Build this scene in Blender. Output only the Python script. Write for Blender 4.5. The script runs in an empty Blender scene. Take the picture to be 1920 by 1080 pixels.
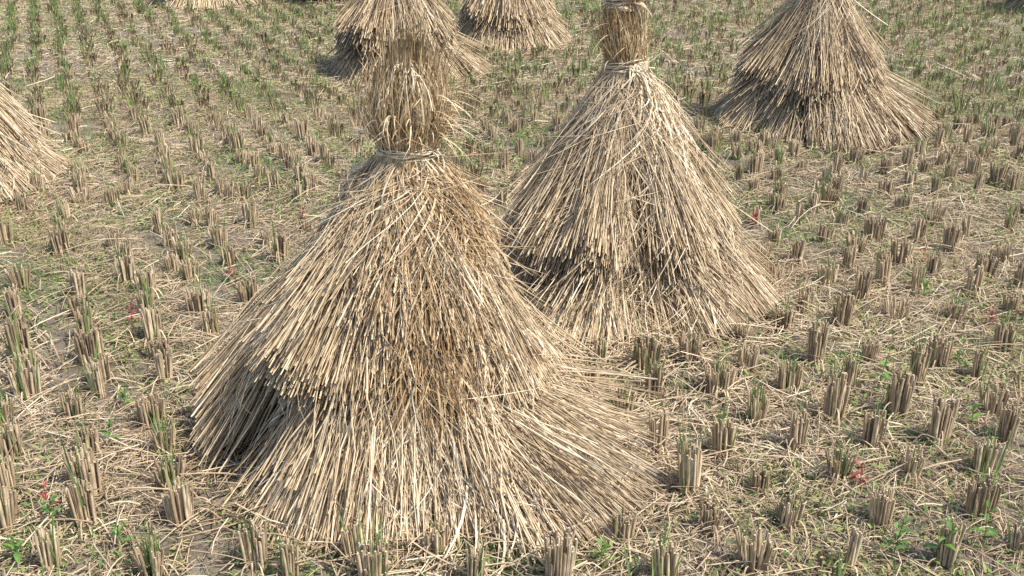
import bpy, math, random
import numpy as np
from mathutils import Vector, noise as mnoise

rng = np.random.default_rng(11)
random.seed(5)
S = bpy.context.scene
COL = S.collection
PI = math.pi

# ------------------------------------------------------------------ camera numbers
FPX, YH = 1900.0, -287.0
TH = math.atan((540 - YH) / FPX)
CH = 2.206 * math.cos(TH)
CT, ST = math.cos(TH), math.sin(TH)


def gz(x, y):
    """height of the field surface"""
    return (0.012 * np.sin(x * 2.3 + 1.1 * np.sin(y * 1.7)) + 0.010 * np.sin(y * 3.1 + 0.8 * np.sin(x * 2.9))
            + 0.005 * np.sin(x * 9.1 + y * 5.3) + 0.004 * np.sin(y * 11.7 - x * 6.1))


def ground_at(px, py):
    Z = FPX * 2.206 / (py - YH)
    Y = (Z - CH * ST) / CT
    return (px - 960) / FPX * Z, Y


def pixel_of(X, Y, z=0.0):
    Z = Y * CT + (CH - z) * ST
    return 960 + FPX * X / Z, 540 + FPX * ((CH - z) * CT - Y * ST) / Z


# ------------------------------------------------------------------ mesh builder
class MB:
    def __init__(self):
        self.v, self.q, self.t, self.tone, self.u, self.n = [], [], [], [], [], 0

    def _add(self, V, Q, T, tone, u):
        self.v.append(V); self.tone.append(tone); self.u.append(u)
        if Q is not None and len(Q): self.q.append(Q + self.n)
        if T is not None and len(T): self.t.append(T + self.n)
        self.n += len(V)

    def tubes(self, P, R, tone, sides=4, cap=True):
        N, K, _ = P.shape
        if N == 0: return
        R = np.broadcast_to(R, (N, K))
        Tn = np.gradient(P, axis=1)
        Tn /= np.linalg.norm(Tn, axis=2, keepdims=True) + 1e-9
        ref = rng.normal(size=(N, 1, 3)); ref /= np.linalg.norm(ref, axis=2, keepdims=True)
        t0 = Tn.mean(axis=1, keepdims=True)
        ref = ref - (ref * t0).sum(2, keepdims=True) * t0
        ref /= np.linalg.norm(ref, axis=2, keepdims=True) + 1e-9
        n1 = np.cross(Tn, np.broadcast_to(ref, Tn.shape)); n1 /= np.linalg.norm(n1, axis=2, keepdims=True) + 1e-9
        n2 = np.cross(Tn, n1)
        a = np.arange(sides) * 2 * PI / sides
        V = (P[:, :, None, :] + R[:, :, None, None] * (np.cos(a)[None, None, :, None] * n1[:, :, None, :]
                                                      + np.sin(a)[None, None, :, None] * n2[:, :, None, :]))
        idx = np.arange(N * K * sides).reshape(N, K, sides)
        A, B = idx[:, :-1, :], idx[:, 1:, :]
        Q = np.stack([A, np.roll(A, -1, 2), np.roll(B, -1, 2), B], -1).reshape(-1, 4)
        T = None
        if cap:
            if sides == 4:
                Q = np.concatenate([Q, idx[:, -1, ::-1].reshape(-1, 4), idx[:, 0, :].reshape(-1, 4)])
            elif sides == 3:
                T = np.concatenate([idx[:, -1, ::-1].reshape(-1, 3), idx[:, 0, :].reshape(-1, 3)])
        tn = np.repeat(np.asarray(tone), K * sides)
        u = np.broadcast_to(np.linspace(0, 1, K)[None, :, None], (N, K, sides)).reshape(-1)
        self._add(V.reshape(-1, 3), Q, T, tn, u)

    def ribbons(self, P, W, side, tone):
        """flat blades; side (N,3) or (N,K,3) is the width direction"""
        N, K, _ = P.shape
        if N == 0: return
        W = np.broadcast_to(W, (N, K))
        if side.ndim == 2: side = side[:, None, :]
        side = np.broadcast_to(side, P.shape)
        V = np.stack([P - side * W[:, :, None], P + side * W[:, :, None]], 2)
        idx = np.arange(N * K * 2).reshape(N, K, 2)
        Q = np.stack([idx[:, :-1, 0], idx[:, :-1, 1], idx[:, 1:, 1], idx[:, 1:, 0]], -1).reshape(-1, 4)
        tn = np.repeat(np.asarray(tone), K * 2)
        u = np.broadcast_to(np.linspace(0, 1, K)[None, :, None], (N, K, 2)).reshape(-1)
        self._add(V.reshape(-1, 3), Q, None, tn, u)

    def mesh(self, name, mat, smooth=True):
        me = bpy.data.meshes.new(name)
        V = np.concatenate(self.v).astype(np.float32)
        Q = np.concatenate(self.q) if self.q else np.zeros((0, 4), int)
        T = np.concatenate(self.t) if self.t else np.zeros((0, 3), int)
        me.vertices.add(len(V)); me.vertices.foreach_set('co', V.ravel())
        loops = np.concatenate([Q.ravel(), T.ravel()]).astype(np.int32)
        tot = np.concatenate([np.full(len(Q), 4), np.full(len(T), 3)]).astype(np.int32)
        start = np.concatenate([[0], np.cumsum(tot)[:-1]]).astype(np.int32)
        me.loops.add(len(loops)); me.loops.foreach_set('vertex_index', loops)
        me.polygons.add(len(tot)); me.polygons.foreach_set('loop_start', start); me.polygons.foreach_set('loop_total', tot)
        me.update(calc_edges=True)
        for nm, arr in (('tone', self.tone), ('along', self.u)):
            at = me.attributes.new(nm, 'FLOAT', 'POINT')
            at.data.foreach_set('value', np.concatenate(arr).astype(np.float32))
        if smooth: me.polygons.foreach_set('use_smooth', np.ones(len(tot), bool))
        me.materials.append(mat)
        return me


def link(name, me, parent=None, loc=None):
    o = bpy.data.objects.new(name, me); COL.objects.link(o)
    if parent is not None: o.parent = parent
    if loc is not None: o.location = loc
    return o


# ------------------------------------------------------------------ materials
def ramp_mat(name, stops, rough=0.6, mottle=0.35, scale=60.0, objrand=0.0, trans=0.0, spec=0.25, stretch=(1, 1, 1), along=None):
    m = bpy.data.materials.new(name); m.use_nodes = True
    nt = m.node_tree; N = nt.nodes; L = nt.links
    b = N['Principled BSDF']; out = N['Material Output']
    at = N.new('ShaderNodeAttribute'); at.attribute_name = 'tone'
    fac = at.outputs['Fac']
    if objrand:
        oi = N.new('ShaderNodeObjectInfo')
        ma = N.new('ShaderNodeMath'); ma.operation = 'MULTIPLY_ADD'
        L.new(oi.outputs['Random'], ma.inputs[0]); ma.inputs[1].default_value = objrand
        ad = N.new('ShaderNodeMath'); ad.operation = 'ADD'; ad.inputs[1].default_value = -objrand * 0.5
        L.new(fac, ad.inputs[0]); L.new(ad.outputs[0], ma.inputs[2]); fac = ma.outputs[0]
    r = N.new('ShaderNodeValToRGB')
    while len(r.color_ramp.elements) > 1: r.color_ramp.elements.remove(r.color_ramp.elements[-1])
    for i, (p, c) in enumerate(stops):
        e = r.color_ramp.elements[0] if i == 0 else r.color_ramp.elements.new(p)
        e.position = p; e.color = (*c, 1)
    L.new(fac, r.inputs[0])
    tc = N.new('ShaderNodeTexCoord'); mp = N.new('ShaderNodeMapping'); mp.inputs['Scale'].default_value = stretch
    L.new(tc.outputs['Object'], mp.inputs[0])
    no = N.new('ShaderNodeTexNoise'); no.inputs['Scale'].default_value = scale; no.inputs['Detail'].default_value = 3
    L.new(mp.outputs[0], no.inputs['Vector'])
    mr = N.new('ShaderNodeMapRange'); mr.inputs[1].default_value = 0.3; mr.inputs[2].default_value = 0.7
    mr.inputs[3].default_value = 1 - mottle; mr.inputs[4].default_value = 1 + mottle * 0.6
    L.new(no.outputs['Fac'], mr.inputs[0])
    mx = N.new('ShaderNodeVectorMath'); mx.operation = 'SCALE'
    L.new(r.outputs[0], mx.inputs[0]); L.new(mr.outputs[0], mx.inputs['Scale'])
    L.new(mx.outputs[0], b.inputs['Base Color'])
    b.inputs['Roughness'].default_value = rough
    b.inputs['Specular IOR Level'].default_value = spec
    if trans:
        t = N.new('ShaderNodeBsdfTranslucent'); L.new(mx.outputs[0], t.inputs[0])
        ms = N.new('ShaderNodeMixShader'); ms.inputs[0].default_value = trans
        L.new(b.outputs[0], ms.inputs[1]); L.new(t.outputs[0], ms.inputs[2]); L.new(ms.outputs[0], out.inputs[0])
    return m


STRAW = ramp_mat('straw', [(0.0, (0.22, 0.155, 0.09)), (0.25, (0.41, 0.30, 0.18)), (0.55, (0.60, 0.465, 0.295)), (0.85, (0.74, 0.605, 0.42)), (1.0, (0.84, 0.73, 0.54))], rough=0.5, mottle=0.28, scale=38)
GOLD = ramp_mat('golden_straw', [(0.0, (0.24, 0.145, 0.07)), (0.35, (0.43, 0.29, 0.15)), (0.7, (0.58, 0.43, 0.245)), (1.0, (0.72, 0.59, 0.39))], rough=0.55, mottle=0.3, scale=38)
BAND = ramp_mat('twisted_straw', [(0.0, (0.52, 0.41, 0.27)), (1.0, (0.80, 0.69, 0.50))], rough=0.5, mottle=0.3, scale=50)
STUB = ramp_mat('stubble', [(0.0, (0.16, 0.115, 0.075)), (0.35, (0.34, 0.25, 0.16)), (0.7, (0.53, 0.405, 0.26)), (1.0, (0.70, 0.57, 0.39))], rough=0.7, mottle=0.45, scale=30, objrand=0.3, stretch=(2.5, 2.5, .8))
GREEN = ramp_mat('green_blade', [(0.0, (0.10, 0.19, 0.065)), (0.6, (0.21, 0.32, 0.10)), (1.0, (0.33, 0.45, 0.13))],
                 rough=0.5, mottle=0.25, scale=20, objrand=0.3, trans=0.25)
WEED = ramp_mat('weed_leaf', [(0.0, (0.09, 0.19, 0.045)), (1.0, (0.21, 0.36, 0.09))], rough=0.5, mottle=0.2, scale=30, objrand=0.3, trans=0.3)
REDW = ramp_mat('red_leaf', [(0.0, (0.22, 0.05, 0.045)), (1.0, (0.50, 0.17, 0.13))], rough=0.5, mottle=0.2, scale=30, trans=0.25)
LITTER = ramp_mat('fallen_straw', [(0.0, (0.25, 0.175, 0.11)), (0.3, (0.43, 0.315, 0.20)), (0.65, (0.58, 0.455, 0.30)), (1.0, (0.80, 0.70, 0.52))], rough=0.6, mottle=0.3, scale=14)
COVER = ramp_mat('ground_cover', [(0.0, (0.11, 0.19, 0.05)), (0.35, (0.21, 0.29, 0.08)), (0.58, (0.36, 0.40, 0.13)), (0.8, (0.47, 0.34, 0.18)), (1.0, (0.46, 0.20, 0.13))], rough=0.6, mottle=0.2, scale=9, trans=0.2)


def soil_mat():
    m = bpy.data.materials.new('paddy_soil'); m.use_nodes = True
    nt = m.node_tree; N = nt.nodes; L = nt.links; b = N['Principled BSDF']
    tc = N.new('ShaderNodeTexCoord')

    def nz(scale, det=6, rough=.6):
        n = N.new('ShaderNodeTexNoise'); n.inputs['Scale'].default_value = scale; n.inputs['Detail'].default_value = det
        n.inputs['Roughness'].default_value = rough; L.new(tc.outputs['Object'], n.inputs['Vector']); return n.outputs['Fac']

    def ramp(f, st):
        r = N.new('ShaderNodeValToRGB')
        while len(r.color_ramp.elements) > 1: r.color_ramp.elements.remove(r.color_ramp.elements[-1])
        for i, (p, c) in enumerate(st):
            e = r.color_ramp.elements[0] if i == 0 else r.color_ramp.elements.new(p)
            e.position = p; e.color = (*c, 1)
        L.new(f, r.inputs[0]); return r.outputs[0]
    base = ramp(nz(7), [(0.3, (0.16, 0.135, 0.105)), (0.5, (0.28, 0.24, 0.19)), (0.7, (0.38, 0.335, 0.275))])
    fine = ramp(nz(70, 8, .7), [(0.3, (0.5, 0.5, 0.5)), (0.7, (1.25, 1.2, 1.15))])
    mu = N.new('ShaderNodeMix'); mu.data_type = 'RGBA'; mu.blend_type = 'MULTIPLY'; mu.inputs[0].default_value = 1
    L.new(base, mu.inputs[6]); L.new(fine, mu.inputs[7])
    moss = ramp(nz(3.1, 7, .65), [(0.5, (0, 0, 0)), (0.62, (1, 1, 1))])
    mc = ramp(nz(25, 4), [(0.35, (0.09, 0.12, 0.045)), (0.65, (0.22, 0.21, 0.09))])
    mi = N.new('ShaderNodeMix'); mi.data_type = 'RGBA'
    sc = N.new('ShaderNodeMath'); sc.operation = 'MULTIPLY'; sc.inputs[1].default_value = .75
    L.new(moss, sc.inputs[0]); L.new(sc.outputs[0], mi.inputs[0]); L.new(mu.outputs[2], mi.inputs[6]); L.new(mc, mi.inputs[7])
    L.new(mi.outputs[2], b.inputs['Base Color'])
    b.inputs['Roughness'].default_value = .9; b.inputs['Specular IOR Level'].default_value = .15
    bp = N.new('ShaderNodeBump'); bp.inputs['Strength'].default_value = .9; bp.inputs['Distance'].default_value = .03
    L.new(nz(45, 8, .7), bp.inputs['Height']); L.new(bp.outputs[0], b.inputs['Normal'])
    return m


# ------------------------------------------------------------------ ground
def make_ground():
    xs = np.concatenate([np.linspace(-120, -14, 20)[:-1], np.linspace(-14, 14, 281), np.linspace(14, 120, 20)[1:]])
    ys = np.concatenate([np.linspace(-30, 1, 12)[:-1], np.linspace(1, 20, 201), np.linspace(20, 400, 40)[1:]])
    X, Y = np.meshgrid(xs, ys)
    V = np.stack([X, Y, gz(X, Y)], -1).reshape(-1, 3)
    ny, nx = X.shape
    i = np.arange(ny * nx).reshape(ny, nx)
    Q = np.stack([i[:-1, :-1], i[:-1, 1:], i[1:, 1:], i[1:, :-1]], -1).reshape(-1, 4)
    mb = MB(); mb._add(V, Q, None, np.zeros(len(V)), np.zeros(len(V)))
    o = link('field_ground', mb.mesh('field_ground', soil_mat()))
    o['kind'] = 'structure'; o['label'] = 'grey brown soil of the harvested rice field'


make_ground()


# ------------------------------------------------------------------ straw stooks
def sheaf_mesh(N, az, spread, zn, rn, Rb, zb, a=1.0, thick=.14, zj=.04, rad=.0024, tone=.56, tvar=.25, K=7,
               sides=4, mess=.05, cx=0., cy=0., mat=STRAW, edge=.11, bend=.012, bx=0., by=0., loose=0):
    """a bundle of straws fanning from the neck (zn, rn) down to its cut ends (zb, Rb)"""
    mb = MB()
    u = np.clip(rng.normal(size=N) * .5, -1.15, 1.15)
    l = rng.random(N) ** 1.3
    ub = az + u * spread
    un = az + u * spread * 1.1 + rng.normal(size=N) * mess * 4
    wild = rng.random(N) < .16
    ub = ub + rng.normal(size=N) * mess + np.where(wild, rng.normal(size=N) * .17, 0)
    Re = Rb + edge * .25 - edge * np.abs(u) ** 2.4 - l * thick + rng.normal(size=N) * .014 + np.where(wild, .02, 0)
    Ze = zb + rng.normal(size=N) * zj + np.where(rng.random(N) < .05, rng.random(N) * .25, 0)
    t = np.linspace(0, 1, K)[None, :]
    t0 = np.where(rng.random(N) < .35, rng.random(N) * .4, 0)[:, None]
    tt = t0 + (1 - t0) * t
    phi = un[:, None] * (1 - tt) ** 1.5 + ub[:, None] * (1 - (1 - tt) ** 1.5)
    r0 = rn * (1 - l * .7)
    r = r0[:, None] + (Re - r0)[:, None] * tt ** a
    z = zn + (Ze - zn)[:, None] * tt
    bendy = np.where(rng.random((N, 1)) < .08, 2.5, 1.)
    r = r + bend * bendy * np.abs(rng.normal(size=(N, 1))) * np.sin(PI * tt) * np.where(rng.random((N, 1)) < .4, 1, -1) + .006 * rng.normal(size=(N, 1)) * np.sin(2.5 * PI * tt)
    phi = phi +   .03 * bendy * rng.normal(size=(N, 1)) * np.sin(PI * tt * 1.5) + .012 * rng.normal(size=(N, 1)) * np.sin(PI * tt * 4)
    P = np.stack([r * np.cos(phi) + cx * (1 - tt) + bx * tt, r * np.sin(phi) + cy * (1 - tt) + by * tt, np.maximum(z, .004)], -1)
    R = rad * (0.5 + rng.random(N) ** 1.6 * .95)[:, None] * (.65 + .35 * tt)
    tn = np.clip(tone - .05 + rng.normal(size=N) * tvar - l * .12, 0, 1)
    mb.tubes(P, R, tn, sides)
    # dry leaves clinging to the bundle, some of them curling off it
    M = int(loose * 2.2)
    if M:
        ph = az + rng.normal(size=M) * spread * .6
        ts = rng.random(M) * .8
        rs = rn + (Rb - rn) * ts ** a + .012
        zs = zn + (zb - zn) * ts
        p0 = np.stack([rs * np.cos(ph) + cx * (1 - ts) + bx * ts, rs * np.sin(ph) + cy * (1 - ts) + by * ts, zs], -1)
        rad_d = np.stack([np.cos(ph), np.sin(ph), 0 * ph], -1)
        tan_d = np.stack([-np.sin(ph), np.cos(ph), 0 * ph], -1)
        dn = rad_d * (Rb - rn) + np.array([0, 0, 1.]) * (zb - zn); dn /= np.linalg.norm(dn, axis=1, keepdims=True)
        L = .10 + .32 * rng.random(M) ** 1.6
        ang = rng.normal(size=M) * .6
        d = dn * np.cos(ang)[:, None] + tan_d * np.sin(ang)[:, None]
        s = np.linspace(0, 1, 7)[None, :, None]
        arc = (.01 + .05 * rng.random(M) ** 2)[:, None, None] * np.sin(PI * s)
        curl = (rng.normal(size=M) * .06)[:, None, None] * s ** 2
        drop = np.array([0, 0, -1.]) * (s ** 2) * (.04 * rng.random(M))[:, None, None]
        Pl = p0[:, None] + d[:, None] * L[:, None, None] * s + rad_d[:, None] * arc + tan_d[:, None] * curl + drop
        Pl[..., 2] = np.maximum(Pl[..., 2], .006)
        w = (.0012 + .0016 * rng.random(M))[:, None] * np.array([.6, 1, 1, 1, .9, .6, .2])[None]
        h = M // 2
        tl = np.clip(tone + .1 + rng.normal(size=M) * .25, 0, 1)
        mb.ribbons(Pl[:h], w[:h] * 1.7, tan_d[:h] * .8 + rad_d[:h] * .3, tl[:h])
        mb.tubes(Pl[h:], w[h:] * .8, tl[h:], 3)
    return mb.mesh('sheaf', mat)


def head_mesh(N, zn, rn, zbul, rbul, ztop, rtop, lean=(0, 0), rad=.0024, droop=40, tone=.5, ragged=.05, mat=GOLD, over=0, wild=.05, right=0.):
    """the ends of the bundles above the tie"""
    mb = MB(); K = 8
    ph = rng.random(N) * 2 * PI
    l = np.sqrt(rng.random(N))
    t = np.linspace(0, 1, K)[None, :]
    zt = ztop + rng.normal(size=N)[:, None] * ragged - .12 * (rng.random(N) ** 2)[:, None]
    z = zn - .05 + (zt - zn + .05) * t
    prof = np.interp(np.clip((z - zn + .05) / (ztop - zn + .05), 0, 1.1), [0, .12, (zbul - zn + .05) / (ztop - zn + .05), 1.],
                     [rn * 1.15, rn, rbul, rtop])
    r = prof * l[:, None] + .008 * rng.normal(size=(N, 1)) * np.sin(PI * t * 1.5)
    r = r + (np.abs(rng.normal(size=(N, 1))) * wild) * t ** 1.5 * (rng.random((N, 1)) < .3)
    phi = ph[:, None] + .4 * rng.normal(size=(N, 1)) * t
    k = (z - zn) / (ztop - zn)
    P = np.stack([r * np.cos(phi) + lean[0] * k, r * np.sin(phi) + lean[1] * k, z], -1)
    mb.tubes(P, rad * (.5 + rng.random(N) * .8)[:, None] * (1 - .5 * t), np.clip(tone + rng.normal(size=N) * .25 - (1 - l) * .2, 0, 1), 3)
    # leaves bending out
    M = droop
    ph = rng.random(M) * 2 * PI
    ph = np.where(rng.random(M) < right, rng.normal(size=M) * .7 - .2, ph)
    rd = np.stack([np.cos(ph), np.sin(ph), 0 * ph], -1); td = np.stack([-np.sin(ph), np.cos(ph), 0 * ph], -1)
    s = np.linspace(0, 1, 9)[None, :, None]
    L = (.07 + .2 * rng.random(M) ** 1.6)[:, None, None]
    out = (.15 + .85 * rng.random(M) ** 1.5)[:, None, None]
    z0 = (zn + (ztop - zn) * .6 * rng.random(M))[:, None, None]
    Pl = rd[:, None] * (rn * .9 + L * out * s) + np.array([0, 0, 1.]) * (z0 + L * (s * (1.1 - .4 * out) - s ** 2 * (.9 * out))) \
        + td[:, None] * (rng.normal(size=(M, 1, 1)) * .05 * s ** 2)
    mb.ribbons(Pl, (.0012 + .002 * rng.random(M))[:, None] * np.array([.6, 1, 1, 1, 1, .9, .7, .45, .1])[None], td, np.clip(tone + .15 + rng.normal(size=M) * .2, 0, 1))
    # straws folded over the crown of the head
    if over:
        M = over
        ph = rng.random(M) * 2 * PI
        s = np.linspace(-1, 1, 9)[None, :]
        Lr = rtop * (.8 + .7 * rng.random(M))[:, None]
        cx = lean[0] + rng.normal(size=M)[:, None] * rtop * .3; cy = lean[1] + rng.normal(size=M)[:, None] * rtop * .3
        P = np.stack([cx + np.cos(ph)[:, None] * Lr * s, cy + np.sin(ph)[:, None] * Lr * s,
                      ztop + .02 * rng.random(M)[:, None] - (.06 + .09 * rng.random(M)[:, None]) * np.abs(s) ** 2.2], -1)
        mb.tubes(P, rad * (.6 + .6 * rng.random(M))[:, None], np.clip(tone + .4 + rng.normal(size=M) * .2, 0, 1), 3)
    return mb.mesh('head', mat)


def band_mesh(z, r, n=8, rad=.0046, tilt=.0, height=.022, cx=0, cy=0):
    mb = MB()
    for i in range(n):
        K = 33
        a0 = rng.random() * 2 * PI
        t = np.linspace(0, 2 * PI * 1.03, K) + a0
        rr = r - .004 + .003 * rng.normal() + .005 * np.sin(t * 2 + rng.random() * 6) + .003 * np.sin(t * (5 + i % 4) + rng.random() * 6)
        zz = z + height * (i / max(1, n - 1) - .5) + .007 * np.sin(t + rng.random() * 6) + .0025 * np.sin(t * 6 + rng.random() * 6) + tilt * np.cos(t)
        P = np.stack([cx + rr * np.cos(t), cy + rr * np.sin(t), zz], -1)[None]
        mb.tubes(P, np.full((1, K), rad * (.7 + .5 * rng.random())), [rng.random()], 6)
    return mb.mesh('straw_band', BAND)


def knot_mesh(z, r, az, n=9, L=.09, cx=0, cy=0, down=.5, rad=.0036):
    mb = MB()
    s = np.linspace(0, 1, 6)
    for i in range(n):
        a = az + rng.normal() * .18
        d = rng.normal(size=3) * np.array([.6, .6, .5]) + np.array([math.cos(a) * .7, math.sin(a) * .7, -down + rng.normal() * .5])
        d /= np.linalg.norm(d)
        l = L * (.5 + rng.random())
        p0 = np.array([cx + r * math.cos(a), cy + r * math.sin(a), z])
        P = p0[None] - d[None] * .02 + d[None] * l * s[:, None] + np.array([0, 0, -1])[None] * (s[:, None] ** 2) * l * .5 + np.array([math.cos(a), math.sin(a), 0]) * .02 * np.sin(PI * s)[:, None]
        mb.tubes(P[None], np.full((1, 6), rad * (.6 + .6 * rng.random())), [rng.random()], 5)
    return mb.mesh('knot', BAND)


def stook(loc, label, upper, lower, zn=1.08, rn=.10, head=None, band=True, knot_az=-.8, ties=(), group='straw stooks standing in the field'):
    root = link('straw_stook', None, loc=(loc[0], loc[1], float(gz(loc[0], loc[1])) - .005))
    root['label'] = label; root['category'] = 'straw stook'; root['group'] = group
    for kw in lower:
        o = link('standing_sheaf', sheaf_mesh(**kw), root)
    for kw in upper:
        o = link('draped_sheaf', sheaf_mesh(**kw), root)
    if head:
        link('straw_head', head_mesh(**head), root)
    if band:
        b = link('straw_band', band_mesh(zn, rn + .009, n=9, rad=.0032), root)
        link('knot', knot_mesh(zn, rn + .012, knot_az, n=5, L=.05, rad=.003), b)
    for kw, kk in ties:
        b = link('straw_band', band_mesh(**kw), root)
        if kk: link('knot', knot_mesh(**kk), b)
    return root


R = math.radians


def U(az, sp=34, N=900, Rb=.62, zb=.32, **k):
    d = dict(N=N, az=R(az), spread=R(sp), zn=1.09, rn=.10, Rb=Rb, zb=zb, a=1.14, thick=.16)
    d.update(k); return d


def Lw(az, sp=36, N=700, Rb=.78, zb=.015, **k):
    d = dict(N=N, az=R(az), spread=R(sp), zn=.78, rn=.17, Rb=Rb, zb=zb, a=1.0, thick=.2, zj=.012)
    d.update(k); return d


# front stook
stook((-.352, 3.35), 'largest straw stook, nearest, with a neat pale band round its neck',
      upper=[
          U(-126, 22, 3840, .60, .47, zj=.04, loose=150, tone=.54, bend=.010, edge=.10, a=1.16),
          U(-103, 13, 1800, .50, .50, zj=.11, loose=190, tone=.58, edge=.08, mess=.11, a=1.15, tvar=.3),
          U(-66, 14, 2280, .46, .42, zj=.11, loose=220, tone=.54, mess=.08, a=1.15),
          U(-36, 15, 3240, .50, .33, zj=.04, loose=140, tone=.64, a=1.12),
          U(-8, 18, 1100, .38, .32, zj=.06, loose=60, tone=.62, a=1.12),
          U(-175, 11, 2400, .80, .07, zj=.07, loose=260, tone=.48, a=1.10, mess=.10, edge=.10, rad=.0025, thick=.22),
          U(20, 28, 800, .37, .36, tone=.55), U(75, 34, 900, .42, .38), U(135, 34, 1000, .52, .36),
                    U(-84, 16, 500, .53, .40, mat=GOLD, tone=.36, tvar=.2, zj=.14, rad=.0018, thick=.05, mess=.2, loose=260, a=1.15),
          # short reddish gold bundle thrown over the right shoulder
          U(-42, 22, 1200, .285, .70, mat=GOLD, tone=.40, zj=.09, rad=.0022, thick=.05, a=.8, mess=.14, loose=170),
      ],
      lower=[
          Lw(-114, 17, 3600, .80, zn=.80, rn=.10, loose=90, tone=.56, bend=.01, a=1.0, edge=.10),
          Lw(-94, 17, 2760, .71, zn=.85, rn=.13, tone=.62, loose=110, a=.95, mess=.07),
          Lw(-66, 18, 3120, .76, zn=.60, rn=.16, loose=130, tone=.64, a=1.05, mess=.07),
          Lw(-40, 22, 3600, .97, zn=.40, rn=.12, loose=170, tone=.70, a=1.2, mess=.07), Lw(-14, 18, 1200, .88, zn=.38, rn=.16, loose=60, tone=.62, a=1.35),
           Lw(25, 30, 500, .72, a=1.2), Lw(75, 35, 500, .70), Lw(130, 35, 500, .70), Lw(178, 20, 300, .45, tone=.3),
      ],
      zn=1.10, rn=.098, knot_az=-.35,
      head=dict(N=2800, zn=1.10, rn=.088, zbul=1.24, rbul=.125, ztop=1.39, rtop=.055, lean=(.012, 0), droop=420, over=220, ragged=.06, wild=.06, right=.5, tone=.72))
_st = [c for c in bpy.data.objects if c.name.startswith('straw_stook')][-1]
link('straw_wisp', knot_mesh(1.37, .07, -1.25, n=9, L=.10, cx=.0, cy=-.02, down=.9, rad=.0022), _st)

# second stook, right of the front one
stook((.517, 4.65), 'second largest straw stook, right of the nearest one, tied twice with rough straw',
      upper=[
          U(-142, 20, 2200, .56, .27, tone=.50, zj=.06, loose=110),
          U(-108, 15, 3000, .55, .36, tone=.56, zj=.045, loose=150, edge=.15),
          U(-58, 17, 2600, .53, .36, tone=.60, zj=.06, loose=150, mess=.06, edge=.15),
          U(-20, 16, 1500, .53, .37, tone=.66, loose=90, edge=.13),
          U(178, 22, 900, .54, .26, tone=.42), U(35, 30, 800, .50), U(95, 36, 700, .52), U(140, 26, 700, .54),
      ],
      lower=[
          Lw(-112, 22, 2600, .74, zn=.5, rn=.10, a=1.15, tone=.70, loose=110), Lw(-74, 15, 500, .54, tone=.40, loose=60),  # sparse middle sheaf coloured darker to stand for the shaded gap
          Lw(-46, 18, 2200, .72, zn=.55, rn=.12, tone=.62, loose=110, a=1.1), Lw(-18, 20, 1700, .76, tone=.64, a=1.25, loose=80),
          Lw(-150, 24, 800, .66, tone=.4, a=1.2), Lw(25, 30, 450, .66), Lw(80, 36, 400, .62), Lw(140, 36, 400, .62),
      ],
      zn=1.11, rn=.10, band=False,
      head=dict(N=1400, zn=1.11, rn=.085, zbul=1.22, rbul=.10, ztop=1.37, rtop=.06, lean=(-.035, 0), droop=130, ragged=.02, tone=.62, wild=.04),
      ties=[(dict(z=1.10, r=.102, n=14, rad=.0028, height=.05, tilt=.012), dict(z=1.10, r=.12, az=-1.2, n=14, L=.13, down=.5)),
            (dict(z=1.37, r=.066, n=14, rad=.0034, height=.05, cx=-.035), dict(z=1.385, r=.075, az=-.6, n=6, L=.09, cx=-.03, down=.7))])
for o in [c for c in bpy.data.objects if c.name.startswith('straw_stook')][-1:]:
    link('straw_head', head_mesh(N=500, zn=1.40, rn=.06, zbul=1.5, rbul=.11, ztop=1.62, rtop=.13, lean=(.0, 0), droop=20, tone=.45), o)


def plain_stook(loc, label, n=1.0, Ru=.60, zb=.32, Rl=.78, rad=.0034, seed=0, tone=.52, az0=0., sides=3, skew=0., **k):
    ups, lws = [], []
    for i in range(7):
        a = az0 + i * 360 / 7
        right = math.cos(R(a))  # sunlight put into the straw colour: right sheaves lighter, left ones darker
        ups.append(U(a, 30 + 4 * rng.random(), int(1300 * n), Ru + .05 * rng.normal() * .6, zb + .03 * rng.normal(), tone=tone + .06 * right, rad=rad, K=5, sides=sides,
                     zj=.075, loose=int(50 * n), mat=STRAW))
    for i in range(7):
        a = az0 + 22 + i * 360 / 7
        lws.append(Lw(a, 32, int(950 * n), Rl * (1 + .08 * rng.normal()) + (.06 + skew) * math.cos(R(a)), tone=tone + .04 + .06 * math.cos(R(a)), rad=rad, K=5, sides=sides,  # standing sheaves also coloured lighter towards the sunlit right
                      loose=int(25 * n), zn=.62, rn=.17, a=1.0 + .1 * rng.random()))
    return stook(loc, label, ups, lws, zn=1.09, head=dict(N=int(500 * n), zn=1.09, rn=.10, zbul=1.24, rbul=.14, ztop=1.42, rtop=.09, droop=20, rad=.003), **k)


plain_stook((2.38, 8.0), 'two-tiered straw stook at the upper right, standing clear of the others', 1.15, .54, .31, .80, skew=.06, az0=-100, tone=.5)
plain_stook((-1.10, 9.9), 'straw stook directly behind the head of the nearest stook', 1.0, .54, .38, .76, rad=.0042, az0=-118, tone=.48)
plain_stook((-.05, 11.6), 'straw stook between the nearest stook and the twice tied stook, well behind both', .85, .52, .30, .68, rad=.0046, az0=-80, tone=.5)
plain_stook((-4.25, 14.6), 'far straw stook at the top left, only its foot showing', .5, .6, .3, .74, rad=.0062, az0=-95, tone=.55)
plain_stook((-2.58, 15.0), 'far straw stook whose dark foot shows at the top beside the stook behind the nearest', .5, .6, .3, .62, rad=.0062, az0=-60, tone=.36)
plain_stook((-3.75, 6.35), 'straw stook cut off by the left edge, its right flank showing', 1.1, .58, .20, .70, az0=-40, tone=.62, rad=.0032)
plain_stook((7.25, 13.75), 'straw stook cut off by the top right corner', .5, .6, .3, .74, rad=.0058, az0=-150, tone=.36)

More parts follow.
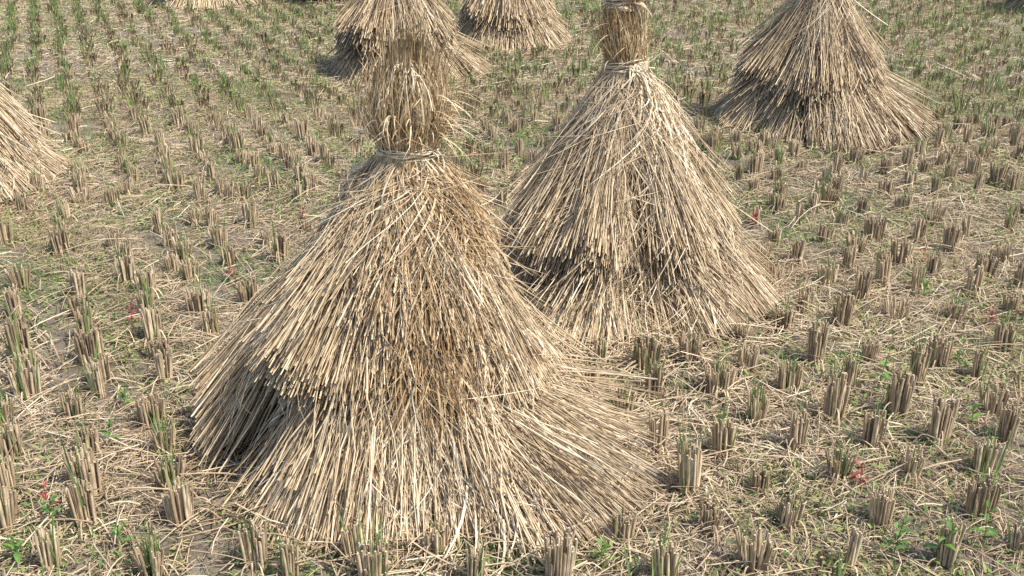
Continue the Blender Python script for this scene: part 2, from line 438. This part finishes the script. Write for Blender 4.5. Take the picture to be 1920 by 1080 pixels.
STOOKS = [(-.352, 3.35, .72), (.517, 4.65, .62), (2.45, 8.0, .72), (-1.15, 9.9, .66), (-.05, 11.6, .6), (-4.25, 14.6, .65),
          (-2.58, 15, .6), (-3.82, 6.35, .58), (7.25, 13.75, .62)]


# ------------------------------------------------------------------ stubble tufts
def stub_arrays(n, h, r, splay, K=3, rad=.0043, x0=0., y0=0., z0=0.):
    a = rng.random(n) * 2 * PI; rr = r * np.sqrt(rng.random(n))
    bx, by = rr * np.cos(a), rr * np.sin(a) * .8
    lean = rng.normal(size=2) * .03
    H = h * (.76 + .3 * rng.random(n)); H = np.where(rng.random(n) < .14, H * (.4 + .4 * rng.random(n)), H)
    t = np.linspace(0, 1, K)[None]
    sx = splay * bx / r + lean[0] + rng.normal(size=n) * .028; sy = splay * by / r + lean[1] + rng.normal(size=n) * .035
    P = np.stack([x0 + bx[:, None] * .8 + sx[:, None] * H[:, None] * t, y0 + by[:, None] * .8 + sy[:, None] * H[:, None] * t, z0 - .01 + (H[:, None] + .01) * t + 0 * bx[:, None]], -1)
    Rr = (rad * (.6 + .8 * rng.random(n)))[:, None] * (1.0 - .1 * t)
    return P, Rr


def shoots(mb, n, h, r, x0=0., y0=0., z0=0., w=.0022):
    a = rng.random(n) * 2 * PI; rr = r * rng.random(n)
    t = np.linspace(0, 1, 5)[None]
    H = h * (.5 + .7 * rng.random(n))[:, None]
    ox = rng.normal(size=(n, 1)) * .10; oy = rng.normal(size=(n, 1)) * .10
    P = np.stack([x0 + (rr * np.cos(a))[:, None] + ox * H * t ** 1.6 * 1.5, y0 + (rr * np.sin(a))[:, None] + oy * H * t ** 1.6 * 1.5, z0 + H * t], -1)
    sd = np.stack([np.cos(a * 3) * 1., np.sin(a * 3) * .5, 0 * a], -1)
    mb.ribbons(P, (w * (.7 + .6 * rng.random(n)))[:, None] * np.array([.8, 1, .9, .6, .12])[None], sd, rng.random(n))


KINDS = []   # (stem mesh, shoot mesh or None, words)
specs = [('tall', 40, .145, .044, .08), ('short', 36, .095, .048, .10), ('broad', 54, .120, .056, .10),
         ('narrow', 24, .130, .033, .06), ('splayed', 34, .110, .043, .28), ('ragged', 30, .120, .050, .13)]
for nm, n, h, r, sp in specs:
    for v in range(4):
        mb = MB(); P, Rr = stub_arrays(n + int(rng.integers(-4, 5)), h, r, sp)
        mb.tubes(P, Rr, np.clip(rng.normal(size=len(P)) * .22 + .64, 0, 1), 5, cap=False)
        # cut tops
        idx = mb.n
        me_top = P[:, -1:] + np.array([0, 0, .0005]); topP = np.concatenate([P[:, -1:], me_top + np.array([0, 0, .0008])], 1)
        mb.tubes(topP, Rr[:, -1:] * .93, np.clip(rng.normal(size=len(P)) * .15 + .8, 0, 1), 4)
        # fallen sheath leaves at the foot
        m = 7
        a = rng.random(m) * 2 * PI; s = np.linspace(0, 1, 5)[None, :]
        Lf = (.05 + .08 * rng.random(m))[:, None]
        Q = np.stack([np.cos(a)[:, None] * (.8 * r + Lf * s * .8), np.sin(a)[:, None] * (.8 * r + Lf * s * .8), .06 * (1 - s) * rng.random(m)[:, None] + .03 * np.sin(PI * s) + .004], -1)
        mb.ribbons(Q, .0022, np.stack([-np.sin(a), np.cos(a), 0 * a], -1), .4 + .5 * rng.random(m))
        stem = mb.mesh('stubble_tuft', STUB)
        sh = None
        if v >= 1:
            g = MB(); shoots(g, 5 + 6 * (v - 1) + int(rng.integers(0, 4)), h * 1.5, r * .95, w=.0032); sh = g.mesh('green_shoots', GREEN)
        KINDS.append((stem, sh, nm, v))

# base points read off the field, nearest part (pixel of the foot in the 1920 wide photograph)
PIX = [(1343, 740), (1418, 797), (1355, 853), (1493, 845), (1558, 788), (1680, 777), (1633, 840), (1757, 830), (1860, 770), (1883, 827), (1292, 923),
       (1425, 923), (1477, 995), (1570, 908), (1703, 907), (1843, 893), (1330, 1003), (1647, 990), (1833, 977), (1413, 1073), (1590, 1073), (1770, 1067),
       (1910, 1047), (1453, 457), (1547, 450), (1723, 448), (1810, 447), (1417, 417), (1497, 417), (1577, 425), (1638, 445), (1753, 415), (1693, 393),
       (1617, 397), (1457, 397), (1527, 393), (1563, 380), (1890, 433), (1907, 405), (1427, 487), (1603, 477), (1493, 493), (1687, 497),
       (1780, 470), (1880, 490), (1450, 533), (1550, 533), (1653, 532), (1747, 523), (1843, 520), (1910, 550), (1510, 573), (1590, 507), (1613, 560),
       (1717, 547), (1823, 557), (1467, 617), (1577, 607), (1680, 600), (1790, 597), (1893, 590), (1527, 680), (1630, 670), (1757, 677), (1880, 655),
       (1400, 693), (1293, 687), (1350, 738), (1477, 733), (1593, 723), (1717, 715), (1833, 703), (1222, 747), (1163, 787), (1107, 740), (1233, 855),
       (1167, 1013), (1247, 1092), (1047, 1094), (893, 1092), (663, 1053), (704, 1096), (820, 1034),
       (13, 460), (117, 477), (117, 447), (217, 470), (237, 497), (320, 460), (323, 508), (345, 483), (430, 490), (413, 463), (397, 430), (370, 423),
       (300, 437), (377, 383), (460, 377), (500, 457), (473, 423), (523, 483), (43, 392), (123, 410), (213, 384), (240, 533), (360, 527), (467, 567),
       (373, 590), (277, 557), (277, 597), (150, 560), (155, 600), (33, 603), (43, 550), (163, 640), (290, 640), (43, 643), (400, 627), (303, 676),
       (173, 680), (43, 686), (190, 718), (310, 717), (50, 720), (143, 787), (287, 793), (10, 797), (57, 753), (187, 743), (170, 857), (20, 862),
       (310, 850), (168, 925), (15, 933), (322, 917), (163, 993), (10, 1000), (343, 985), (103, 1079), (287, 1084), (480, 1062), (545, 1088), (560, 380), (575, 430),
       (905, 415), (940, 380), (1395, 640), (1125, 690), (1210, 700)]
ndir = np.array([-.4737, 1.0907]); ndir /= np.linalg.norm(ndir)


def near_stook(x, y, k=1.0):
    return any((x - sx) ** 2 + (y - sy) ** 2 < (sr * k) ** 2 for sx, sy, sr in STOOKS)


pts = []
for px, py in PIX:
    x, y = ground_at(px, py); pts.append([x, y])
lat = []
for i in range(-60, 90):
    for j in range(2, 90):
        x = i * .285 + ndir[0] * j * .235 + rng.normal() * .022 + .02 * math.sin(j * .31 + i * .6)
        y = 1.2 + ndir[1] * j * .235 + rng.normal() * .035
        if y > 18.5: continue
        px, py = pixel_of(x, y)
        if px < -420 or px > 2340: continue
        if 383 < py < 1096 and -25 < px < 1925: continue
        if near_stook(x, y, 1.0): continue
        if rng.random() < .07: continue
        lat.append([x, y, px, py])
inframe = sorted([p for p in lat if 0 <= p[2] <= 1920 and 0 < p[3] < 1085], key=lambda p: p[1])
rest_off = [p for p in lat if not (0 <= p[2] <= 1920 and 0 < p[3] < 1085)]


def hidden_behind(x, y):
    """foot hidden behind one of the two near stooks"""
    px, py = pixel_of(x, y)
    def inside(cx, top, bot, wt, wb):
        if not (top < py < bot): return False
        w = wt + (wb - wt) * (py - top) / (bot - top); return abs(px - cx) < w
    return inside(765, 60, 1000, 60, 420) or inside(1180, 0, 630, 40, 240) or inside(1545, 0, 262, 45, 170) or inside(755, 0, 160, 60, 120)


vis = [p for p in inframe if not hidden_behind(p[0], p[1])]
hid = [p for p in inframe if hidden_behind(p[0], p[1])]
need = 300 - len(pts)
own = [(x, y) for x, y in pts] + [(p[0], p[1]) for p in vis[:need]]
massed = [(p[0], p[1]) for p in vis[need:]] + [(p[0], p[1]) for p in hid] + [(p[0], p[1]) for p in rest_off]

# rows counted upwards from the bottom of the photograph, places counted in from the nearer side
ORD = ['zeroth', 'first', 'second', 'third', 'fourth', 'fifth', 'sixth', 'seventh', 'eighth', 'ninth', 'tenth', 'eleventh', 'twelfth', 'thirteenth',
       'fourteenth', 'fifteenth', 'sixteenth', 'seventeenth', 'eighteenth', 'nineteenth', 'twentieth', 'twenty-first', 'twenty-second', 'twenty-third',
       'twenty-fourth', 'twenty-fifth', 'twenty-sixth', 'twenty-seventh', 'twenty-eighth', 'twenty-ninth', 'thirtieth']
info = []
for x, y in own:
    px, py = pixel_of(x, y); info.append((x, y, px, py))
info.sort(key=lambda q: q[1])
y0, rows = None, []
for q in info:
    if y0 is None or q[1] - y0 > .21: rows.append([]); y0 = q[1]
    rows[-1].append(q)
for ri, row in enumerate(rows):
    for side in (0, 1):
        sel = [q for q in row if (q[2] >= 960) == bool(side)]
        sel.sort(key=lambda q: -q[2] if side else q[2])
        for ci, (x, y, px, py) in enumerate(sel):
            leftish = px < 560
            ki = int(rng.integers(0, len(KINDS)))
            if rng.random() < .25 and py > 560: ki = int(rng.choice([0, 1, 2, 3, 8, 9, 10, 11]))
            stem, sh, nm, v = KINDS[ki]
            if leftish and sh is None and rng.random() < .5: stem, sh, nm, v = KINDS[ki + 2 if v < 2 else ki]
            s = .85 + .3 * rng.random()
            o = link('stubble_tuft', stem, None, (x, y, float(gz(x, y)) - .004))
            o.rotation_euler = (0, 0, rng.random() * 6.28); o.scale = (s, s, s * (.9 + .25 * rng.random()) * (1.10 if py > 660 else 1.0))
            o['category'] = 'stubble tuft'; o['group'] = 'cut rice stubble tufts in rows'
            o['label'] = '%s stubble tuft%s, %s from the %s edge in the %s row up' % (
                nm, ' with green shoots' if sh else '', ORD[min(ci + 1, 30)], 'right' if side else 'left', ORD[min(ri + 1, 30)])
            if sh: link('green_shoots', sh, o)

mbs, mbg = MB(), MB()
for x, y in massed:
    near = y < 9
    r = .036 + .02 * rng.random()
    P, Rr = stub_arrays(int(rng.integers(12, 22)) if near else int(rng.integers(9, 15)), (.07 + .07 * rng.random()) * (1 if near else .85), r * 1.25, .12 + .4 * rng.random(), K=2, rad=.0042 if near else .0054, x0=x, y0=y, z0=float(gz(x, y)))
    mbs.tubes(P, Rr, np.clip(rng.normal(size=len(P)) * .24 + .66 + .08 * rng.normal(), 0, 1), 3)
    pg = .72 + .25 * math.sin(x * .8 + 2) * math.cos(y * .5)
    if rng.random() < pg:
        shoots(mbg, int(rng.integers(5, 15)), .13 + .09 * rng.random(), r * 1.6, x, y, float(gz(x, y)), w=.0028 if near else .0038)
o = link('stubble', mbs.mesh('stubble', STUB)); o['kind'] = 'stuff'; o['label'] = 'rice stubble covering the far part of the field'; o['category'] = 'stubble'
o = link('grass', mbg.mesh('grass', GREEN)); o['kind'] = 'stuff'; o['label'] = 'green shoots sprouting through the far stubble'; o['category'] = 'grass'


# ------------------------------------------------------------------ thin dry and olive blades standing between the tufts
def stand(n, a0, a1, h, w):
    x, y = scatter(n, a0, a1)
    k = clump(x + 2, y, 1.9) > .9 * rng.normal(size=len(x)) - .3
    x, y = x[k], y[k]; n = len(x)
    H = (h * (.3 + rng.random(n) ** 1.5))[:, None]; t = np.linspace(0, 1, 4)[None]
    lx, ly = rng.normal(size=(n, 1)) * .4, rng.normal(size=(n, 1)) * .4
    P = np.stack([x[:, None] + lx * H * t ** 1.5, y[:, None] + ly * H * t ** 1.5, gz(x, y)[:, None] + H * t], -1)
    a = rng.random(n) * 2 * PI
    tn = np.clip(.62 + .24 * rng.normal(size=n) + .12 * clump(x - 3, y + 1, 1.3), 0, 1)
    mbd.ribbons(P, (w * (.6 + .7 * rng.random(n)))[:, None] * np.array([.9, 1, .7, .15])[None], np.stack([np.cos(a), np.sin(a) * .6, 0 * a], -1), tn)


# ------------------------------------------------------------------ fallen straw
def scatter(n, ymin, ymax, margin=1.35):
    out_x, out_y = [], []
    y = ymin + (ymax - ymin) * rng.random(n * 2)
    wid = (y * CT + CH * ST) * 960 / FPX * margin + .2
    x = (rng.random(n * 2) * 2 - 1) * (ymax * CT + CH * ST) * 960 / FPX * margin
    k = np.abs(x) < wid
    return x[k][:n], y[k][:n]


def clump(x, y, s):
    return (np.sin(x * s + 1.3 * np.sin(y * s * .7)) * np.sin(y * s * 1.3 + 1.7 * np.sin(x * s * .6 + 2)) + np.sin(x * s * 2.7 + y * s * 1.9) * .5)


def litter(mb, x, y, Lm, w, lift=.02, tone=.5, curl=.2):
    n = len(x); K = 4
    a = rng.random(n) * 2 * PI
    L = Lm * (.35 + 1.0 * rng.random(n) ** 1.5)
    s = np.linspace(-.5, .5, K)[None]
    c = rng.normal(size=n)[:, None] * curl
    aa = a[:, None] + c * s * 2
    X = x[:, None] + np.cumsum(np.cos(aa), 1) / K * L[:, None]; Y = y[:, None] + np.cumsum(np.sin(aa), 1) / K * L[:, None]
    z0 = lift * rng.random(n) ** 1.5
    til = rng.normal(size=n) * .10
    Z = gz(X, Y) + .003 + z0[:, None] + np.abs(til[:, None] * (s + .5) * L[:, None]) + .012 * rng.random(n)[:, None] * np.cos(PI * s)
    P = np.stack([X, Y, Z], -1)
    tn = np.clip(tone + .17 * rng.normal(size=n) + .1 * clump(x, y, 1.7), 0, 1)
    tn = np.where(rng.random(n) < .025, .95, tn)
    mb.tubes(P, (w * (.5 + .8 * rng.random(n)))[:, None] * np.ones((1, K)), tn, 3, cap=False)


mb = MB()
x, y = scatter(70000, 2.0, 5.6); k = (clump(x, y, 2.1) + .5 * clump(x + 7, y, 5.) > -.85 + .8 * rng.random(len(x))); litter(mb, x[k], y[k], .10, .0015)
x, y = scatter(9000, 2.0, 6.5); k = clump(x, y, 1.6) > .6 * rng.normal(size=len(x)); litter(mb, x[k], y[k], .27, .0026, lift=.035, tone=.58, curl=.12)
x, y = scatter(50000, 5.6, 9.5); k = clump(x, y, 2.1) > -.9 + .5 * rng.random(len(x)); litter(mb, x[k], y[k], .12, .0022, tone=.52)
x, y = scatter(65000, 9.5, 18.5); litter(mb, x, y, .13, .0036, tone=.58)
x, y = scatter(1500, 2.0, 6.5); litter(mb, x, y, .34, .0022, lift=.03, tone=.62, curl=.25)
x, y = scatter(700, 6.5, 14); litter(mb, x, y, .34, .0036, lift=.04, tone=.75, curl=.4)
for sx, sy, sr in STOOKS:      # spill round each stook
    n = 2600 if sy < 6 else 900
    a = rng.random(n) * 2 * PI; rr = sr * (.8 + .55 * np.abs(rng.normal(size=n)))
    litter(mb, sx + .08 + rr * np.cos(a), sy + rr * np.sin(a), .24, .0024 if sy < 6 else .0034, lift=.045, tone=.60, curl=.3)
o = link('fallen_straw', mb.mesh('fallen_straw', LITTER)); o['kind'] = 'stuff'; o['label'] = 'pale straw strewn over the soil between the stubble'; o['category'] = 'straw litter'

# ------------------------------------------------------------------ ground cover
mb = MB()
for n, a0, a1, sz, tall in ((80000, 2.0, 5.6, .011, .03), (90000, 5.6, 9.5, .013, .04), (90000, 9.5, 18.5, .018, .05)):
    x, y = scatter(n, a0, a1)
    c = clump(x, y, 2.6) + .5 * clump(x + 5, y, 7.)
    k = c > -.1 + .45 * rng.normal(size=len(x))
    x, y = x[k], y[k]; n = len(x)
    a = rng.random(n) * 2 * PI
    L = sz * (.7 + rng.random(n)) * 1.3; up = rng.random(n)
    z0 = gz(x, y) + .002 + tall * rng.random(n) ** 2
    s = np.array([0, .5, 1.])[None]
    P = np.stack([x[:, None] + np.cos(a)[:, None] * L[:, None] * s, y[:, None] + np.sin(a)[:, None] * L[:, None] * s,
                  z0[:, None] + L[:, None] * (up[:, None] * s * 1.6 - .5 * s ** 2)], -1)
    tn = np.clip(.33 + .2 * rng.normal(size=n) + .2 * clump(x - 3, y + 1, 1.3), 0, 1)
    mb.ribbons(P, (L * .22)[:, None] * np.array([.5, 1, .15])[None], np.stack([-np.sin(a), np.cos(a), .3 * rng.normal(size=n)], -1), tn)
o = link('ground_cover', mb.mesh('ground_cover', COVER, False)); o['kind'] = 'stuff'; o['label'] = 'low green and reddish weeds creeping over the soil'; o['category'] = 'ground cover'


mbd = MB()
stand(14000, 2.0, 5.6, .05, .0013); stand(50000, 5.6, 10, .06, .0019); stand(90000, 10, 18.5, .07, .0028)
o = link('dry_grass', mbd.mesh('dry_grass', COVER, False)); o['kind'] = 'stuff'; o['label'] = 'thin olive and tan blades standing between the stubble rows'; o['category'] = 'grass'

# ------------------------------------------------------------------ weeds one can point at
def weed(px, py, h, nl, mat, name, label, cat, group, lw=.012, wide=1.0):
    x, y = ground_at(px, py)
    root = link(name, None, None, (x, y, float(gz(x, y)) - .003))
    root['label'] = label; root['category'] = cat; root['group'] = group
    mb = MB(); t = np.linspace(0, 1, 6)
    ln = rng.normal(size=2) * .12
    P = np.stack([ln[0] * h * t ** 1.5, ln[1] * h * t ** 1.5, h * t], -1)[None]
    mb.tubes(P, (.0016 * (1.2 - .6 * t))[None], [.4], 4)
    link('stem', mb.mesh('stem', mat), root)
    mb = MB()
    for i in range(nl):
        q = .25 + .75 * (i + .5) / nl
        a = i * 2.4 + rng.random() * .6
        L = lw * 5.2 * (1.15 - .45 * q) * (.8 + .4 * rng.random()) * wide
        p0 = np.array([ln[0] * h * q ** 1.5, ln[1] * h * q ** 1.5, h * q])
        s = np.linspace(0, 1, 7)
        el = .35 + .7 * q + .2 * rng.normal()
        d = np.array([math.cos(a) * math.cos(el), math.sin(a) * math.cos(el), math.sin(el)])
        C = p0[None] + d[None] * L * s[:, None] + np.array([0, 0, -1.])[None] * (s[:, None] ** 2) * L * .45
        w = L * .15 * np.array([.15, .7, 1, .95, .7, .38, .03])
        sd = np.array([-math.sin(a), math.cos(a), 0.])
        for sg in (-1, 1):        # a leaf is folded along its midrib
            W = C + sg * sd[None] * w[:, None] + np.array([0, 0, 1.])[None] * w[:, None] * .35
            V = np.stack([C, W], 1).reshape(-1, 3)
            j = np.arange(6) * 2
            mb._add(V, np.stack([j, j + 1, j + 3, j + 2], -1), None, np.full(len(V), rng.random()), np.zeros(len(V)))
    link('leaves', mb.mesh('leaves', mat, False), root)


G1, G2 = 'broad leaved green weeds among the stubble', 'red leaved weeds among the stubble'
for px, py, h, nl, lab in [
        (1672, 1056, .15, 9, 'largest green leafy weed, low between stubble near the bottom right'),
        (1126, 1072, .09, 7, 'small bright green weed below the right foot of the nearest stook'),
        (1745, 1062, .17, 8, 'tall thin green weed just right of the largest leafy weed'),
        (1840, 1040, .16, 7, 'green weed with upright leaves close to the bottom right corner'),
        (1820, 800, .10, 6, 'little green weed at the right, between two stubble tufts'),
        (235, 765, .10, 6, 'green weed left of the nearest stook beside a stubble tuft'),
        (205, 838, .11, 6, 'dark green weed left of the nearest stook, below its neighbour weed'),
        (98, 1000, .13, 6, 'green topped weed near the bottom left'),
        (40, 1065, .09, 8, 'pale green weed in the bottom left corner'),
        (232, 1035, .08, 6, 'yellowish green weed at the bottom left, between stubble'),
        (388, 590, .08, 6, 'bright green weed left of the nearest stook, halfway up'),
        (28, 680, .09, 5, 'yellow green weed by the left edge beside a stubble tuft'),
        (1800, 690, .10, 6, 'green weed by the right edge, halfway up the field'),
        (1645, 735, .20, 8, 'tall upright green weed at the right behind a broad tuft'),
        (1455, 610, .12, 6, 'green weed beside the right foot of the twice tied stook'),
        (1730, 560, .09, 7, 'flat green weed right of the twice tied stook'),
        (1620, 330, .13, 7, 'green weed in front of the two-tiered stook'),
        (1525, 300, .14, 8, 'bright green weed just under the two-tiered stook'),
        (1840, 235, .12, 6, 'green weed right of the two-tiered stook'),
        (455, 340, .12, 6, 'green weed left of the nearest stook, far back'),
        (975, 270, .14, 6, 'bright green weed between the two largest stooks'),
        (240, 330, .12, 7, 'green weed right of the stook at the left edge')]:
    weed(px, py, h, nl, WEED, 'green_weed', lab, 'weed', G1)
for px, py, h, nl, lab in [
        (1412, 425, .11, 12, 'brightest red weed, right of the twice tied stook'),
        (1373, 478, .09, 6, 'narrow red weed at the right flank of the twice tied stook'),
        (250, 625, .14, 9, 'purplish red weed left of the nearest stook'),
        (565, 415, .10, 9, 'red weed behind the left shoulder of the nearest stook'),
        (440, 528, .08, 9, 'pinkish red weed left of the nearest stook, at middle height'),
        (1727, 497, .09, 5, 'thin red weed at the right among middle distance stubble'),
        (96, 975, .12, 4, 'dark red weed near the bottom left'),
        (1855, 610, .09, 7, 'red weed by the right edge above the pale stubble'),
        (1612, 930, .08, 7, 'small red weed at the lower right'),
        (1360, 200, .10, 9, 'red weed just left of the two-tiered stook')]:
    weed(px, py, h, nl, REDW, 'red_weed', lab, 'weed', G2, lw=.011)

# ------------------------------------------------------------------ light, sky, camera
EL, AZ = R(55), math.atan2(.93, -.42)     # sun to the right and a little behind the camera (azimuth from +Y, clockwise)
w = bpy.data.worlds.new('World'); S.world = w; w.use_nodes = True
nt = w.node_tree; bg = nt.nodes['Background']
sky = nt.nodes.new('ShaderNodeTexSky'); sky.sky_type = 'NISHITA'; sky.sun_disc = False
sky.sun_elevation = EL; sky.sun_rotation = AZ; sky.air_density = 1.0; sky.dust_density = 1.5
nt.links.new(sky.outputs[0], bg.inputs[0]); bg.inputs[1].default_value = .15
sl = bpy.data.lights.new('sun', 'SUN'); sl.energy = 3.7; sl.angle = R(1.2); sl.color = (1, .94, .84)
so = link('sun', sl)
d = Vector((math.sin(AZ) * math.cos(EL), math.cos(AZ) * math.cos(EL), math.sin(EL)))
so.rotation_euler = d.to_track_quat('Z', 'Y').to_euler(); so.location = d * 30

cam = bpy.data.cameras.new('camera'); co = link('camera', cam)
cam.sensor_width = 36; cam.lens = 36 * FPX / 1920; cam.clip_end = 2000; cam.clip_start = .05
co.location = (0, 0, CH); co.rotation_euler = (PI / 2 - TH, 0, 0)
S.camera = co
S.view_settings.view_transform = 'Standard'; S.view_settings.look = 'None'
S.view_settings.exposure = 0.66; S.view_settings.gamma = 1
S.cycles.max_bounces = 5; S.cycles.diffuse_bounces = 3; S.cycles.glossy_bounces = 2; S.cycles.transmission_bounces = 3
S.render.resolution_x = 1024; S.render.resolution_y = 576
